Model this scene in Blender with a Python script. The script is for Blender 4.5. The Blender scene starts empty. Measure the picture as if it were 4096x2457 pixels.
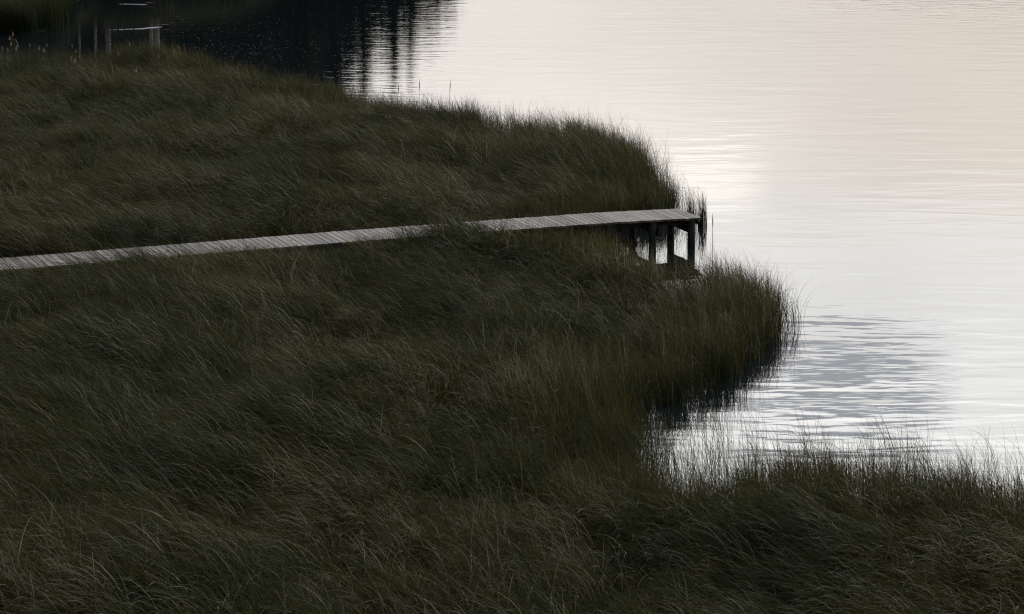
import bpy, bmesh, math, random
import numpy as np
from mathutils import Vector, Matrix

rnd = random.Random(7)
rs = np.random.RandomState(11)
sc = bpy.context.scene
COL = sc.collection

# ------------------------------------------------------------------ camera
CAM_H = 11.7
FPX = 11500.0                     # focal length in pixels of the 4096 px wide frame
PITCH = math.atan(2378.0 / FPX)
cam_d = bpy.data.cameras.new('camera')
cam_d.sensor_width = 36.0
cam_d.lens = 36.0 * FPX / 4096.0
cam_d.clip_start = 0.5
cam_d.clip_end = 6000
cam = bpy.data.objects.new('camera', cam_d)
COL.objects.link(cam)
cam.location = (0, 0, CAM_H)
cam.rotation_euler = (math.pi / 2 - PITCH, 0, 0)
sc.camera = cam
CP, SP = math.cos(PITCH), math.sin(PITCH)

def at(px, py, z=0.0):
    """a point of the photograph (4096 px frame) laid down on the level z"""
    a = (px - 2048.0); b = (1228.5 - py)
    dx, dy, dz = a, FPX * CP + b * SP, -FPX * SP + b * CP
    t = (z - CAM_H) / dz
    return (dx * t, dy * t, z)
K = 4096 / 2474.0
def at2(px, py, z=0.0):
    return at(px * K, py * K, z)
def project(x, y, z):
    dz = z - CAM_H
    f = y * CP - dz * SP
    u = y * SP + dz * CP
    return 2048 + FPX * x / f, 1228.5 - FPX * u / f

# ------------------------------------------------------------------ helpers
def tag(o, label=None, cat=None, group=None, kind=None):
    if label: o['label'] = label
    if cat: o['category'] = cat
    if group: o['group'] = group
    if kind: o['kind'] = kind
    return o

def new_obj(name, verts, faces, mat, parent=None, smooth=False):
    me = bpy.data.meshes.new(name)
    me.from_pydata([tuple(v) for v in verts], [], faces)
    me.update()
    if smooth:
        me.polygons.foreach_set('use_smooth', [True] * len(me.polygons))
    if mat: me.materials.append(mat)
    o = bpy.data.objects.new(name, me)
    COL.objects.link(o)
    if parent: o.parent = parent
    return o

def np_mesh(name, V, F, mat, attr=None, smooth=False):
    """V (n,3) float, F (m,4) int quads"""
    me = bpy.data.meshes.new(name)
    me.vertices.add(len(V)); me.vertices.foreach_set('co', V.astype(np.float32).ravel())
    m, k = F.shape
    me.loops.add(m * k); me.loops.foreach_set('vertex_index', F.astype(np.int32).ravel())
    me.polygons.add(m)
    me.polygons.foreach_set('loop_start', np.arange(0, m * k, k, dtype=np.int32))
    me.polygons.foreach_set('loop_total', np.full(m, k, dtype=np.int32))
    if smooth: me.polygons.foreach_set('use_smooth', np.ones(m, dtype=bool))
    me.update(calc_edges=True)
    if mat: me.materials.append(mat)
    if attr:
        for nme, arr in attr.items():
            a = me.attributes.new(nme, 'FLOAT', 'POINT')
            a.data.foreach_set('value', arr.astype(np.float32))
    return me

def empty(name, loc=(0, 0, 0), rz=0.0):
    o = bpy.data.objects.new(name, None)
    COL.objects.link(o); o.location = loc; o.rotation_euler = (0, 0, rz)
    o.empty_display_size = 0.3
    return o

class MB:
    """collects shapes into one mesh"""
    def __init__(s): s.v = []; s.f = []
    def box(s, o, ax, ay, az):
        """corner o, edge vectors"""
        o, ax, ay, az = map(Vector, (o, ax, ay, az))
        b = len(s.v)
        s.v += [o, o + ax, o + ax + ay, o + ay, o + az, o + ax + az, o + ax + ay + az, o + ay + az]
        s.f += [(b, b+3, b+2, b+1), (b+4, b+5, b+6, b+7), (b, b+1, b+5, b+4), (b+1, b+2, b+6, b+5), (b+2, b+3, b+7, b+6), (b+3, b, b+4, b+7)]
    def tube(s, pts, rad, n=8, cap=True, flat=1.0):
        pts = [Vector(p) for p in pts]
        if not hasattr(rad, '__len__'): rad = [rad] * len(pts)
        b = len(s.v)
        for i, p in enumerate(pts):
            t = (pts[min(i + 1, len(pts) - 1)] - pts[max(i - 1, 0)]).normalized()
            r = Vector((0, 0, 1)) if abs(t.z) < 0.9 else Vector((1, 0, 0))
            x = t.cross(r).normalized(); y = t.cross(x).normalized()
            for k in range(n):
                a = 2 * math.pi * k / n
                s.v.append(p + (x * math.cos(a) + y * math.sin(a) * flat) * rad[i])
        for i in range(len(pts) - 1):
            for k in range(n):
                k2 = (k + 1) % n
                s.f.append((b + i*n + k, b + i*n + k2, b + (i+1)*n + k2, b + (i+1)*n + k))
        if cap:
            s.f.append(tuple(b + k for k in range(n))[::-1])
            e = b + (len(pts) - 1) * n
            s.f.append(tuple(e + k for k in range(n)))
    def ribbon(s, pts, w, side):
        b = len(s.v)
        n = len(pts)
        for i, p in enumerate(pts):
            ww = w * (1 - (i / (n - 1)) ** 2 * 0.9) / 2
            p = Vector(p); sd = Vector(side).normalized() * ww
            s.v += [p - sd, p + sd]
        for i in range(n - 1):
            s.f.append((b + 2*i, b + 2*i + 1, b + 2*i + 3, b + 2*i + 2))
    def build(s, name, mat, parent=None, smooth=False):
        return new_obj(name, s.v, s.f, mat, parent, smooth)

# ------------------------------------------------------------------ materials
def mat(name):
    m = bpy.data.materials.new(name); m.use_nodes = True
    nt = m.node_tree
    for n in list(nt.nodes): nt.nodes.remove(n)
    out = nt.nodes.new('ShaderNodeOutputMaterial')
    return m, nt, out
def N(nt, t, **kw):
    n = nt.nodes.new(t)
    for k, v in kw.items():
        if k in n.inputs.keys(): n.inputs[k].default_value = v
        else: setattr(n, k, v)
    return n
def L(nt, a, b): nt.links.new(a, b)
def ramp(nt, stops, interp='LINEAR'):
    r = nt.nodes.new('ShaderNodeValToRGB'); r.color_ramp.interpolation = interp
    el = r.color_ramp.elements
    while len(el) > 1: el.remove(el[-1])
    el[0].position = stops[0][0]; el[0].color = (*stops[0][1], 1)
    for p, c in stops[1:]:
        e = el.new(p); e.color = (*c, 1)
    return r
def math_(nt, op, a, b=None, c=None, clamp=False):
    n = nt.nodes.new('ShaderNodeMath'); n.operation = op; n.use_clamp = clamp
    for i, v in enumerate((a, b, c)):
        if v is None: continue
        if isinstance(v, (int, float)): n.inputs[i].default_value = v
        else: nt.links.new(v, n.inputs[i])
    return n.outputs[0]
def noise(nt, vec, scale, detail=2.0, rough=0.5, dist=0.0):
    n = nt.nodes.new('ShaderNodeTexNoise')
    n.inputs['Scale'].default_value = scale; n.inputs['Detail'].default_value = detail
    n.inputs['Roughness'].default_value = rough; n.inputs['Distortion'].default_value = dist
    if vec is not None: nt.links.new(vec, n.inputs['Vector'])
    return n
def mapping(nt, vec, scale=(1, 1, 1), loc=(0, 0, 0), rot=(0, 0, 0)):
    n = nt.nodes.new('ShaderNodeMapping'); nt.links.new(vec, n.inputs[0])
    n.inputs['Scale'].default_value = scale; n.inputs['Location'].default_value = loc; n.inputs['Rotation'].default_value = rot
    return n.outputs[0]
def mixc(nt, fac, a, b, mode='MIX'):
    n = nt.nodes.new('ShaderNodeMix'); n.data_type = 'RGBA'; n.blend_type = mode
    for idx, v in ((0, fac), (6, a), (7, b)):
        if isinstance(v, (int, float)): n.inputs[idx].default_value = v
        elif isinstance(v, tuple): n.inputs[idx].default_value = (*v, 1)
        else: nt.links.new(v, n.inputs[idx])
    return n.outputs[2]

def grass_material(name, stops, trans=0.25):
    m, nt, out = mat(name)
    a = N(nt, 'ShaderNodeAttribute', attribute_name='tint')
    t = N(nt, 'ShaderNodeAttribute', attribute_name='along')
    geo = N(nt, 'ShaderNodeNewGeometry')
    oi = N(nt, 'ShaderNodeObjectInfo')
    patch = noise(nt, mapping(nt, geo.outputs['Position'], (0.22, 0.1, 0.0)), 1.0, 3.0, 0.6)
    fac = math_(nt, 'MULTIPLY_ADD', patch.outputs[0], 1.9, -0.96)
    fac = math_(nt, 'ADD', fac, a.outputs['Fac'])
    fac = math_(nt, 'MULTIPLY_ADD', oi.outputs['Random'], 0.12, fac)
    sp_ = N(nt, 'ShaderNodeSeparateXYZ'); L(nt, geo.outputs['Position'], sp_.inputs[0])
    bed = N(nt, 'ShaderNodeMapRange'); L(nt, sp_.outputs[1], bed.inputs[0])      # shade on the far reed bed, painted into the blade colour
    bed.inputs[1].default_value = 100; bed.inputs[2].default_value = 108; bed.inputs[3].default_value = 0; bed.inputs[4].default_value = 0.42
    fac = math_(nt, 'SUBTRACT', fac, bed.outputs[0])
    r = ramp(nt, stops)
    L(nt, fac, r.inputs[0])
    # dry, paler tips on many of the blades
    tip = math_(nt, 'MULTIPLY', math_(nt, 'POWER', t.outputs['Fac'], 2.2), 0.55)
    c = mixc(nt, tip, r.outputs[0], (0.15, 0.13, 0.055))
    p = N(nt, 'ShaderNodeBsdfPrincipled')
    L(nt, c, p.inputs['Base Color'])
    p.inputs['Roughness'].default_value = 0.55
    p.inputs['Specular IOR Level'].default_value = 0.16
    tr = N(nt, 'ShaderNodeBsdfTranslucent'); L(nt, c, tr.inputs[0])
    mx = N(nt, 'ShaderNodeMixShader'); mx.inputs[0].default_value = trans
    L(nt, p.outputs[0], mx.inputs[1]); L(nt, tr.outputs[0], mx.inputs[2])
    L(nt, mx.outputs[0], out.inputs[0])
    return m
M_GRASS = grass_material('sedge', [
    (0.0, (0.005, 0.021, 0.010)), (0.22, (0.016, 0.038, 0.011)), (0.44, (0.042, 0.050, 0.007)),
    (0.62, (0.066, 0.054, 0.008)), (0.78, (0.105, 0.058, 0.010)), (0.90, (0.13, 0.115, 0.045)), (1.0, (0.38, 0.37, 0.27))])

def simple(name, col, rough=0.6, spec=0.5, var=0.0, vs=3.0, bump=0.0, col2=None):
    m, nt, out = mat(name)
    p = N(nt, 'ShaderNodeBsdfPrincipled')
    p.inputs['Base Color'].default_value = (*col, 1)
    p.inputs['Roughness'].default_value = rough
    p.inputs['Specular IOR Level'].default_value = spec
    if var or col2 or bump:
        tc = N(nt, 'ShaderNodeTexCoord')
        n = noise(nt, tc.outputs['Object'], vs, 4.0, 0.6)
        if var or col2:
            c2 = col2 or tuple(c * (1 - var) for c in col)
            r = ramp(nt, [(0.35, col), (0.65, c2)]); L(nt, n.outputs[0], r.inputs[0])
            L(nt, r.outputs[0], p.inputs['Base Color'])
        if bump:
            b = N(nt, 'ShaderNodeBump'); b.inputs['Distance'].default_value = bump
            L(nt, n.outputs[0], b.inputs['Height']); L(nt, b.outputs[0], p.inputs['Normal'])
    L(nt, p.outputs[0], out.inputs[0])
    return m
M_MUD = simple('wet peat', (0.022, 0.018, 0.012), 0.85, 0.2, 0.4, 1.5, 0.03)
M_SPECK = simple('pollen speck', (0.45, 0.45, 0.40), 0.6)
M_PLUME = simple('reed plume', (0.52, 0.42, 0.31), 0.8, 0.2, 0.3, 20)
M_STEM = simple('dry stem', (0.13, 0.105, 0.06), 0.6, 0.3, 0.3, 5)
M_DARKSTEM = simple('dark stem', (0.05, 0.042, 0.025), 0.6, 0.3, 0.3, 5)
M_HILL = simple('wooded hillside', (0.018, 0.026, 0.018), 0.95, 0.1, 0.5, 0.03)
M_LEAF_D = simple('spruce needles', (0.016, 0.026, 0.018), 0.7, 0.2, 0.4, 0.7)
M_LEAF_L = simple('autumn birch leaf', (0.06, 0.062, 0.02), 0.7, 0.2, 0.0, 0.8, 0, (0.075, 0.05, 0.018))
M_BARK = simple('spruce bark', (0.06, 0.045, 0.035), 0.9, 0.1, 0.4, 4, 0.02)
M_DUCK = simple('brown plumage', (0.055, 0.04, 0.028), 0.6, 0.3, 0.4, 30)
M_DUCKHEAD = simple('dark head plumage', (0.015, 0.02, 0.018), 0.45, 0.5)
M_BILL = simple('duck bill', (0.35, 0.27, 0.08), 0.4)
M_WING = simple('wing feathers', (0.10, 0.085, 0.07), 0.6, 0.3, 0.5, 40)

def birch_mat():
    m, nt, out = mat('birch bark')
    tc = N(nt, 'ShaderNodeTexCoord')
    n = noise(nt, mapping(nt, tc.outputs['Object'], (3, 3, 9)), 1.0, 5, 0.7)
    r = ramp(nt, [(0.36, (0.05, 0.045, 0.04)), (0.44, (0.42, 0.40, 0.40)), (0.8, (0.55, 0.53, 0.52))])
    L(nt, n.outputs[0], r.inputs[0])
    p = N(nt, 'ShaderNodeBsdfPrincipled', Roughness=0.6); L(nt, r.outputs[0], p.inputs['Base Color'])
    L(nt, p.outputs[0], out.inputs[0]); return m
M_BIRCH = birch_mat()

def wood_mat(name, light, dark, rough, wet_z=None, grain=(0, 1)):
    m, nt, out = mat(name)
    tc = N(nt, 'ShaderNodeTexCoord'); geo = N(nt, 'ShaderNodeNewGeometry')
    # grain runs along local y of the object (planks) or z (posts)
    sc_ = (60, 2.5, 60) if grain == (0, 1) else (40, 40, 2.0)
    g = noise(nt, mapping(nt, tc.outputs['Object'], sc_), 1.0, 5, 0.65, 0.3)
    big = noise(nt, tc.outputs['Object'], 5.0, 4, 0.6)
    kn = noise(nt, mapping(nt, tc.outputs['Object'], (9, 2.2, 9)), 1.0, 2, 0.4)
    a = N(nt, 'ShaderNodeAttribute', attribute_name='tint')
    r = ramp(nt, [(0.30, dark), (0.62, light)])
    f = math_(nt, 'MULTIPLY_ADD', g.outputs[0], 0.55, math_(nt, 'MULTIPLY', big.outputs[0], 0.42))
    f = math_(nt, 'ADD', f, math_(nt, 'MULTIPLY_ADD', a.outputs['Fac'], 0.46, -0.23))
    L(nt, f, r.inputs[0])
    c = r.outputs[0]
    kf = ramp(nt, [(0.27, (0, 0, 0)), (0.34, (1, 1, 1))]); L(nt, kn.outputs[0], kf.inputs[0])
    c = mixc(nt, math_(nt, 'SUBTRACT', 1.0, kf.outputs[0]), c, tuple(x * 0.4 for x in dark))
    if wet_z is not None:
        s = N(nt, 'ShaderNodeSeparateXYZ'); L(nt, geo.outputs['Position'], s.inputs[0])
        w = math_(nt, 'ADD', s.outputs[2], math_(nt, 'MULTIPLY', big.outputs[0], 0.05))
        wf = N(nt, 'ShaderNodeMapRange'); L(nt, w, wf.inputs[0])
        wf.inputs[1].default_value = wet_z; wf.inputs[2].default_value = wet_z + 0.03
        c = mixc(nt, wf.outputs[0], (0.016, 0.014, 0.012), c)
    p = N(nt, 'ShaderNodeBsdfPrincipled', Roughness=rough); L(nt, c, p.inputs['Base Color']); p.inputs['Specular IOR Level'].default_value = 0.32
    b = N(nt, 'ShaderNodeBump'); b.inputs['Distance'].default_value = 0.003
    L(nt, g.outputs[0], b.inputs['Height']); L(nt, b.outputs[0], p.inputs['Normal'])
    L(nt, p.outputs[0], out.inputs[0])
    return m
M_DECK = wood_mat('weathered deck boards', (0.21, 0.168, 0.132), (0.045, 0.034, 0.027), 0.55)
M_POST = wood_mat('grey log post', (0.085, 0.09, 0.098), (0.025, 0.026, 0.03), 0.7, wet_z=0.12, grain=(1, 0))
M_BEAM = wood_mat('dark beam', (0.06, 0.052, 0.045), (0.02, 0.018, 0.016), 0.7, grain=(1, 0))

# ------------------------------------------------------------------ water
def water_mat():
    m, nt, out = mat('lake water')
    geo = N(nt, 'ShaderNodeNewGeometry')
    pos = geo.outputs['Position']
    s = N(nt, 'ShaderNodeSeparateXYZ'); L(nt, pos, s.inputs[0])
    X, Y = s.outputs[0], s.outputs[1]
    def smooth(v, a, b):
        n = N(nt, 'ShaderNodeMapRange'); n.interpolation_type = 'SMOOTHSTEP'
        L(nt, v, n.inputs[0]); n.inputs[1].default_value = a; n.inputs[2].default_value = b
        return n.outputs[0]
    # slow swell, ripples and fine chop, crests running across the lake
    swell = noise(nt, mapping(nt, pos, (0.30, 0.85, 1), rot=(0, 0, 0.10)), 1.0, 2.0, 0.5, 0.4)
    rip = noise(nt, mapping(nt, pos, (0.9, 3.2, 1), rot=(0, 0, 0.06)), 1.0, 2.0, 0.5, 0.3)
    fine = noise(nt, mapping(nt, pos, (3.5, 11, 1)), 1.0, 2.0, 0.55, 0.2)
    # patches where a breath of wind touches the water
    wind = noise(nt, mapping(nt, pos, (0.035, 0.02, 1), (3.1, 1.7, 0)), 1.0, 2.0, 0.5)
    wm = smooth(wind.outputs[0], 0.40, 0.62)
    far = smooth(Y, 101, 120)                                  # breeze farther out
    right = smooth(X, 4, 18)
    farr = math_(nt, 'MULTIPLY', far, right)
    nearm = math_(nt, 'SUBTRACT', 1.0, smooth(Y, 46, 62))      # swell lapping in the near bay
    a1 = math_(nt, 'MULTIPLY_ADD', nearm, 0.012, 0.0045)
    a1 = math_(nt, 'MULTIPLY_ADD', wm, 0.004, a1)
    a2 = math_(nt, 'MULTIPLY_ADD', wm, 0.0009, 0.0005)
    a2 = math_(nt, 'MULTIPLY_ADD', nearm, 0.0022, a2)
    a2 = math_(nt, 'MULTIPLY_ADD', farr, 0.016, a2)
    left = math_(nt, 'SUBTRACT', 1.0, smooth(X, -4, 3))
    a2 = math_(nt, 'MULTIPLY_ADD', left, 0.005, a2)
    a3 = math_(nt, 'MULTIPLY_ADD', farr, 0.0012, 0.00016)
    h = math_(nt, 'MULTIPLY', swell.outputs[0], a1)
    h = math_(nt, 'ADD', h, math_(nt, 'MULTIPLY', rip.outputs[0], a2))
    h = math_(nt, 'ADD', h, math_(nt, 'MULTIPLY', fine.outputs[0], a3))
    b = N(nt, 'ShaderNodeBump'); b.inputs['Distance'].default_value = 1.0; b.inputs['Strength'].default_value = 1.0
    L(nt, h, b.inputs['Height'])
    p = N(nt, 'ShaderNodeBsdfPrincipled')
    p.inputs['Base Color'].default_value = (0.010, 0.016, 0.018, 1)
    p.inputs['Roughness'].default_value = 0.015
    p.inputs['IOR'].default_value = 1.333
    L(nt, b.outputs[0], p.inputs['Normal'])
    L(nt, p.outputs[0], out.inputs[0])
    return m
M_WATER = water_mat()
o = new_obj('water', [(-2500, -60, 0), (2500, -60, 0), (2500, 3000, 0), (-2500, 3000, 0)], [(0, 1, 2, 3)], M_WATER)
tag(o, kind='structure')

# ------------------------------------------------------------------ shoreline
main_px = [(-3200, 95), (-900, 125), (-500, 150), (-150, 165), (0, 172), (120, 176), (250, 190), (300, 178), (420, 184), (500, 196), (530, 214), (620, 228), (700, 238),
           (800, 258), (900, 282), (1000, 300), (1100, 316), (1200, 330), (1300, 338), (1400, 346), (1450, 360), (1500, 380), (1536, 410),
           (1556, 444), (1580, 474), (1608, 500), (1622, 520), (1600, 536), (1540, 546), (1480, 556), (1425, 576), (1415, 605), (1450, 640),
           (1495, 676), (1560, 704), (1640, 718), (1720, 716), (1790, 716), (1835, 734), (1866, 764), (1876, 795), (1852, 826), (1802, 866),
           (1760, 905), (1700, 944), (1620, 972), (1540, 992), (1492, 1040), (1495, 1095), (1535, 1170), (1590, 1250), (1640, 1305),
           (1700, 1272), (1790, 1228), (1890, 1196), (2000, 1198), (2120, 1214), (2300, 1246), (2474, 1274), (2800, 1310), (3300, 1330), (6500, 1420), (14000, 2600), (-14000, 2600)]
MAIN = np.array([at2(a, b)[:2] for a, b in main_px])
far_px = [(-1500, 60), (-400, 80), (0, 84), (70, 82), (130, 70), (160, 45), (176, 8), (240, -24), (380, -36), (600, -70), (850, -150), (1050, -230)]
FARL = [at2(a, b)[:2] for a, b in far_px]
FARL = np.array(FARL + [(-5, 232), (10, 300), (60, 520), (60, 900), (-600, 900), (-600, 110)])

def seg_dist(P, poly):
    """signed distance: positive inside"""
    d2 = np.full(len(P), 1e18); inside = np.zeros(len(P), bool)
    n = len(poly)
    for i in range(n):
        a = poly[i]; b = poly[(i + 1) % n]
        ab = b - a
        t = np.clip(((P - a) @ ab) / (ab @ ab + 1e-12), 0, 1)
        q = a + t[:, None] * ab
        d2 = np.minimum(d2, ((P - q) ** 2).sum(1))
        c = ((a[1] > P[:, 1]) != (b[1] > P[:, 1]))
        xi = (b[0] - a[0]) * (P[:, 1] - a[1]) / (b[1] - a[1] + 1e-12) + a[0]
        inside ^= c & (P[:, 0] < xi)
    d = np.sqrt(d2)
    return np.where(inside, d, -d)

# smooth value noise in numpy
_G = rs.rand(64, 64)
def vnoise(x, y):
    xi = np.floor(x).astype(int); yi = np.floor(y).astype(int)
    fx = x - xi; fy = y - yi
    fx = fx * fx * (3 - 2 * fx); fy = fy * fy * (3 - 2 * fy)
    g = lambda i, j: _G[i % 64, j % 64]
    return (g(xi, yi) * (1 - fx) + g(xi + 1, yi) * fx) * (1 - fy) + (g(xi, yi + 1) * (1 - fx) + g(xi + 1, yi + 1) * fx) * fy
def fbm(x, y):
    return 0.55 * vnoise(x, y) + 0.3 * vnoise(2.1 * x + 17, 2.1 * y + 5) + 0.15 * vnoise(4.3 * x + 3, 4.3 * y + 31)

# boardwalk axis (plan) : u along it towards the lake, v across it (away from camera)
UX = Vector((31052, 11743, 0)).normalized(); VX = Vector((-UX.y, UX.x, 0))
DECK_Z = 0.68
C_FAR = Vector(at(2707, 834.4, DECK_Z)); C_NEAR = Vector(at(2813, 870.6, DECK_Z))
DW = abs((C_FAR - C_NEAR).dot(VX))
END = (C_FAR + C_NEAR) / 2
O = END + Vector((0, 0, 0))
O0 = O - VX * (DW / 2)                     # near corner at the lake end
print('deck width', DW, 'end', END)
def deck_local(P):
    q = P - np.array([O0.x, O0.y])
    return q @ np.array([UX.x, UX.y]), q @ np.array([VX.x, VX.y])

# mounds (px of the 2474 frame, radius m, height m): hummocks and the drift that hides part of the boardwalk
MOUNDS = [(310, 182, 1.5, 0.62), (450, 192, 1.5, 0.60), (560, 700, 3.0, 0.18),  (250, 800, 4.0, 0.22),
          (870, 440, 3.5, 0.2), (1000, 1000, 4.0, 0.2), (300, 1250, 3.0, 0.22), (2000, 1330, 3.0, 0.2), (1300, 750, 3.0, 0.16), (1350, 420, 3.0, 0.2), (195, 182, 1.2, 0.32), (380, 186, 1.1, 0.4)]
MND = [(*at2(a, b)[:2], r, h) for a, b, r, h in MOUNDS]
def ground_z(P):
    x, y = P[:, 0], P[:, 1]
    d = np.maximum(seg_dist(P, MAIN), seg_dist(P, FARL))
    dd = np.clip(d, -4, 6)
    z = np.where(dd > 0, 0.02 + 0.20 * (1 - np.exp(-dd / 1.6)), dd * 0.35)
    w = np.clip(dd / 1.5, 0, 1)
    z += w * 0.66 * (fbm(x / 2.6, y / 4.0) - 0.5)
    for mx, my, r, h in MND:
        q = ((x - mx) / r) ** 2 + ((y - my) / (r * 1.2)) ** 2
        z += w * h * np.exp(-q * 1.5)
    # the bank is trodden low along the boardwalk
    s, t = deck_local(P)
    along = (s < 1.0)
    c = np.abs(t - DW / 2)
    band = np.exp(-(np.maximum(0, c - DW / 2) / 0.55) ** 2) * along
    z = z * (1 - 0.75 * band * w)
    z += 0.36 * np.exp(-((s + 6.2) / 1.7) ** 2 - ((t + 0.6) / 0.75) ** 2)
    z = np.where(dd > 0.25, np.maximum(z, 0.03), z)
    far = seg_dist(P, FARL)
    z += np.clip(far - 4, 0, 200) * 0.05
    return z, d

gx = np.arange(-70, 70.01, 0.4); gy = np.arange(24, 150, 0.45)
GX, GY = np.meshgrid(gx, gy)
P = np.stack([GX.ravel(), GY.ravel()], 1)
Z, D = ground_z(P)
V = np.column_stack([P, Z])
nx, ny = len(gx), len(gy)
i, j = np.meshgrid(np.arange(nx - 1), np.arange(ny - 1))
q = (j * nx + i).ravel()
F = np.stack([q, q + 1, q + 1 + nx, q + nx], 1)
me = np_mesh('ground', V, F, M_MUD, smooth=True)
o = bpy.data.objects.new('ground', me); COL.objects.link(o); tag(o, kind='structure')

# wider land: the slope the photograph is taken from, the far shore and the hills round the lake
def land_strip(name, pts, mt):
    """pts rows of (x,y,z) polylines, same length"""
    vs = [p for row in pts for p in row]; n = len(pts[0]); fs = []
    for r in range(len(pts) - 1):
        for c in range(n - 1):
            fs.append((r * n + c, r * n + c + 1, (r + 1) * n + c + 1, (r + 1) * n + c))
    o = new_obj(name, vs, fs, mt, smooth=True); tag(o, kind='structure'); return o
rows = []
for yy, zz in ((24.4, 0.1), (18, 0.8), (10, 4.0), (3, 9.2), (-6, 10.4), (-30, 14), (-70, 30), (-150, 55), (-400, 120)):
    rows.append([(x, yy + 0.0 * x, zz + 0.6 * math.sin(x * 0.13 + yy)* (zz > 1)) for x in np.linspace(-500, 500, 60)])
land_strip('terrain', rows, M_MUD)
rows = []
for k in range(7):
    row = []
    for s in np.linspace(0, 1, 60):
        # left shore: from beside the camera round to the far end of the lake
        ang = math.radians(-95 + 93 * s)
        base = 60 + 110 * s ** 1.2 + 120 * s ** 5
        if s < 0.35: base = 60 + 90 * s
        hh = [0.0, 1.5, 8, 20, 34, 46, 50][k] * (0.85 + 0.25 * math.sin(s * 19) * 0.6) * (1 - 0.80 * max(0, s - 0.86) / 0.14)
        rr = base + [14, 22, 42, 80, 130, 200, 330][k]
        row.append((math.sin(ang) * rr, math.cos(ang) * rr, hh - (0.5 if k == 0 else 0)))
    rows.append(row)
land_strip('hills', rows, M_HILL)
rows = []
for k in range(6):
    row = []
    for s in np.linspace(0, 1, 90):
        ang = math.radians(-12 + 120 * s)
        rr = 780 + [0, 20, 90, 220, 420, 800][k] - 250 * s
        hh = [-1, 7, 26, 44, 54, 58][k] * (0.8 + 0.25 * math.sin(s * 13 + 1) + 0.1 * math.sin(s * 41)) * (1 + 0.2 * s)
        row.append((math.sin(ang) * rr, math.cos(ang) * rr, hh))
    rows.append(row)
o = land_strip('hills', rows, M_HILL)

# ------------------------------------------------------------------ boardwalk
bw = empty('boardwalk', (O0.x, O0.y, 0.0), math.atan2(UX.y, UX.x))
tag(bw, 'weathered grey plank boardwalk on log posts running through the grass out to the lake', 'boardwalk')
# sag of the deck measured along the far edge
edge = [(0, 1033.5), (383, 1002.5), (800, 970), (1100, 945), (1342, 926), (2032, 876), (2400, 850), (2707, 834.4)]
sag = []
for ex, ey in edge:
    # height that puts a point of the far edge line (plan) on this pixel
    lo, hi = 0.2, 1.2
    best = None
    for zt in np.linspace(0.45, 0.95, 251):
        p = Vector(at(ex, ey, zt)); t = (p - O0).xy.dot(VX.xy)
        if best is None or abs(t - DW) < best[0]: best = (abs(t - DW), zt, (p - O0).xy.dot(UX.xy))
    sag.append((best[2], best[1]))
print('sag', [(round(a, 2), round(b, 3)) for a, b in sag])
sag_s = [a for a, b in sag]; sag_z = [b for a, b in sag]
def deck_z(s): return float(np.interp(s, sag_s, sag_z))
S0 = sag_s[0] - 9.0
mb = MB(); tint = []
s = 0.0; k = 0
PITCHB = 0.14
BT = 0.045
while s > S0:
    w = PITCHB - 0.012 + rnd.uniform(-0.003, 0.003)
    e0 = rnd.uniform(-0.012, 0.02); e1 = rnd.uniform(-0.012, 0.02)
    z0 = deck_z(s) - BT + rnd.uniform(-0.002, 0.002); z1 = deck_z(s - w) - BT
    skew = rnd.uniform(-0.002, 0.002)
    n0 = len(mb.v)
    # each board has a small eased edge: two stacked prisms
    def prism(zb, zt, ins):
        b = len(mb.v)
        for zz, ii in ((zb, 0.0), (zt, ins)):
            mb.v.extend([Vector((s - w + ii, -e0 + ii, z0 + zz)), Vector((s - ii + skew, -e0 + ii, z0 + zz)), Vector((s - ii, DW + e1 - ii, z0 + zz)), Vector((s - w + ii + skew, DW + e1 - ii, z0 + zz))])
        mb.f.extend([(b, b+1, b+5, b+4), (b+1, b+2, b+6, b+5), (b+2, b+3, b+7, b+6), (b+3, b, b+4, b+7)])
        return b
    b1 = prism(0, BT - 0.004, 0.0); mb.f.append((b1+3, b1+2, b1+1, b1))
    b2 = prism(BT - 0.004, BT, 0.003); mb.f.append((b2+4, b2+5, b2+6, b2+7))
    tv = rnd.random()
    tint += [tv] * (len(mb.v) - n0)
    # a board patched from two lengths now and then shows a dark joint
    s -= PITCHB; k += 1
deck = mb.build('deck', M_DECK, bw)
a = deck.data.attributes.new('tint', 'FLOAT', 'POINT'); a.data.foreach_set('value', tint)
# two stringers below the boards
def stringer(t0, t1):
    mb = MB(); n = 60; b = 0
    S_END = -0.10 
    for i in range(n + 1):
        s_ = S_END + (S0 - S_END) * i / n
        zt = deck_z(s_) - BT - 0.003
        for tt, zz in ((t0, zt - 0.115), (t1, zt - 0.115), (t1, zt), (t0, zt)):
            mb.v.append(Vector((s_, tt, zz)))
    for i in range(n):
        for k_ in range(4):
            k2 = (k_ + 1) % 4
            mb.f.append((i*4 + k_, i*4 + k2, (i+1)*4 + k2, (i+1)*4 + k_))
    mb.f += [(0, 1, 2, 3), (n*4+3, n*4+2, n*4+1, n*4)]
    return mb.build('stringer', M_BEAM, bw)
stringer(0.165, 0.22); stringer(DW - 0.22, DW - 0.165)
def loc_from_px(px, py, z=0.0):
    p = Vector(at(px, py, z)) - O0
    return p.xy.dot(UX.xy), p.xy.dot(VX.xy)
print('front post', loc_from_px(2767.5, 992), 'back', loc_from_px(2680, 957))
stations = [-0.21, -1.16, -2.2, -4.1, -6.2, -8.4, -10.6, -13.0, -15.4]
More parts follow.
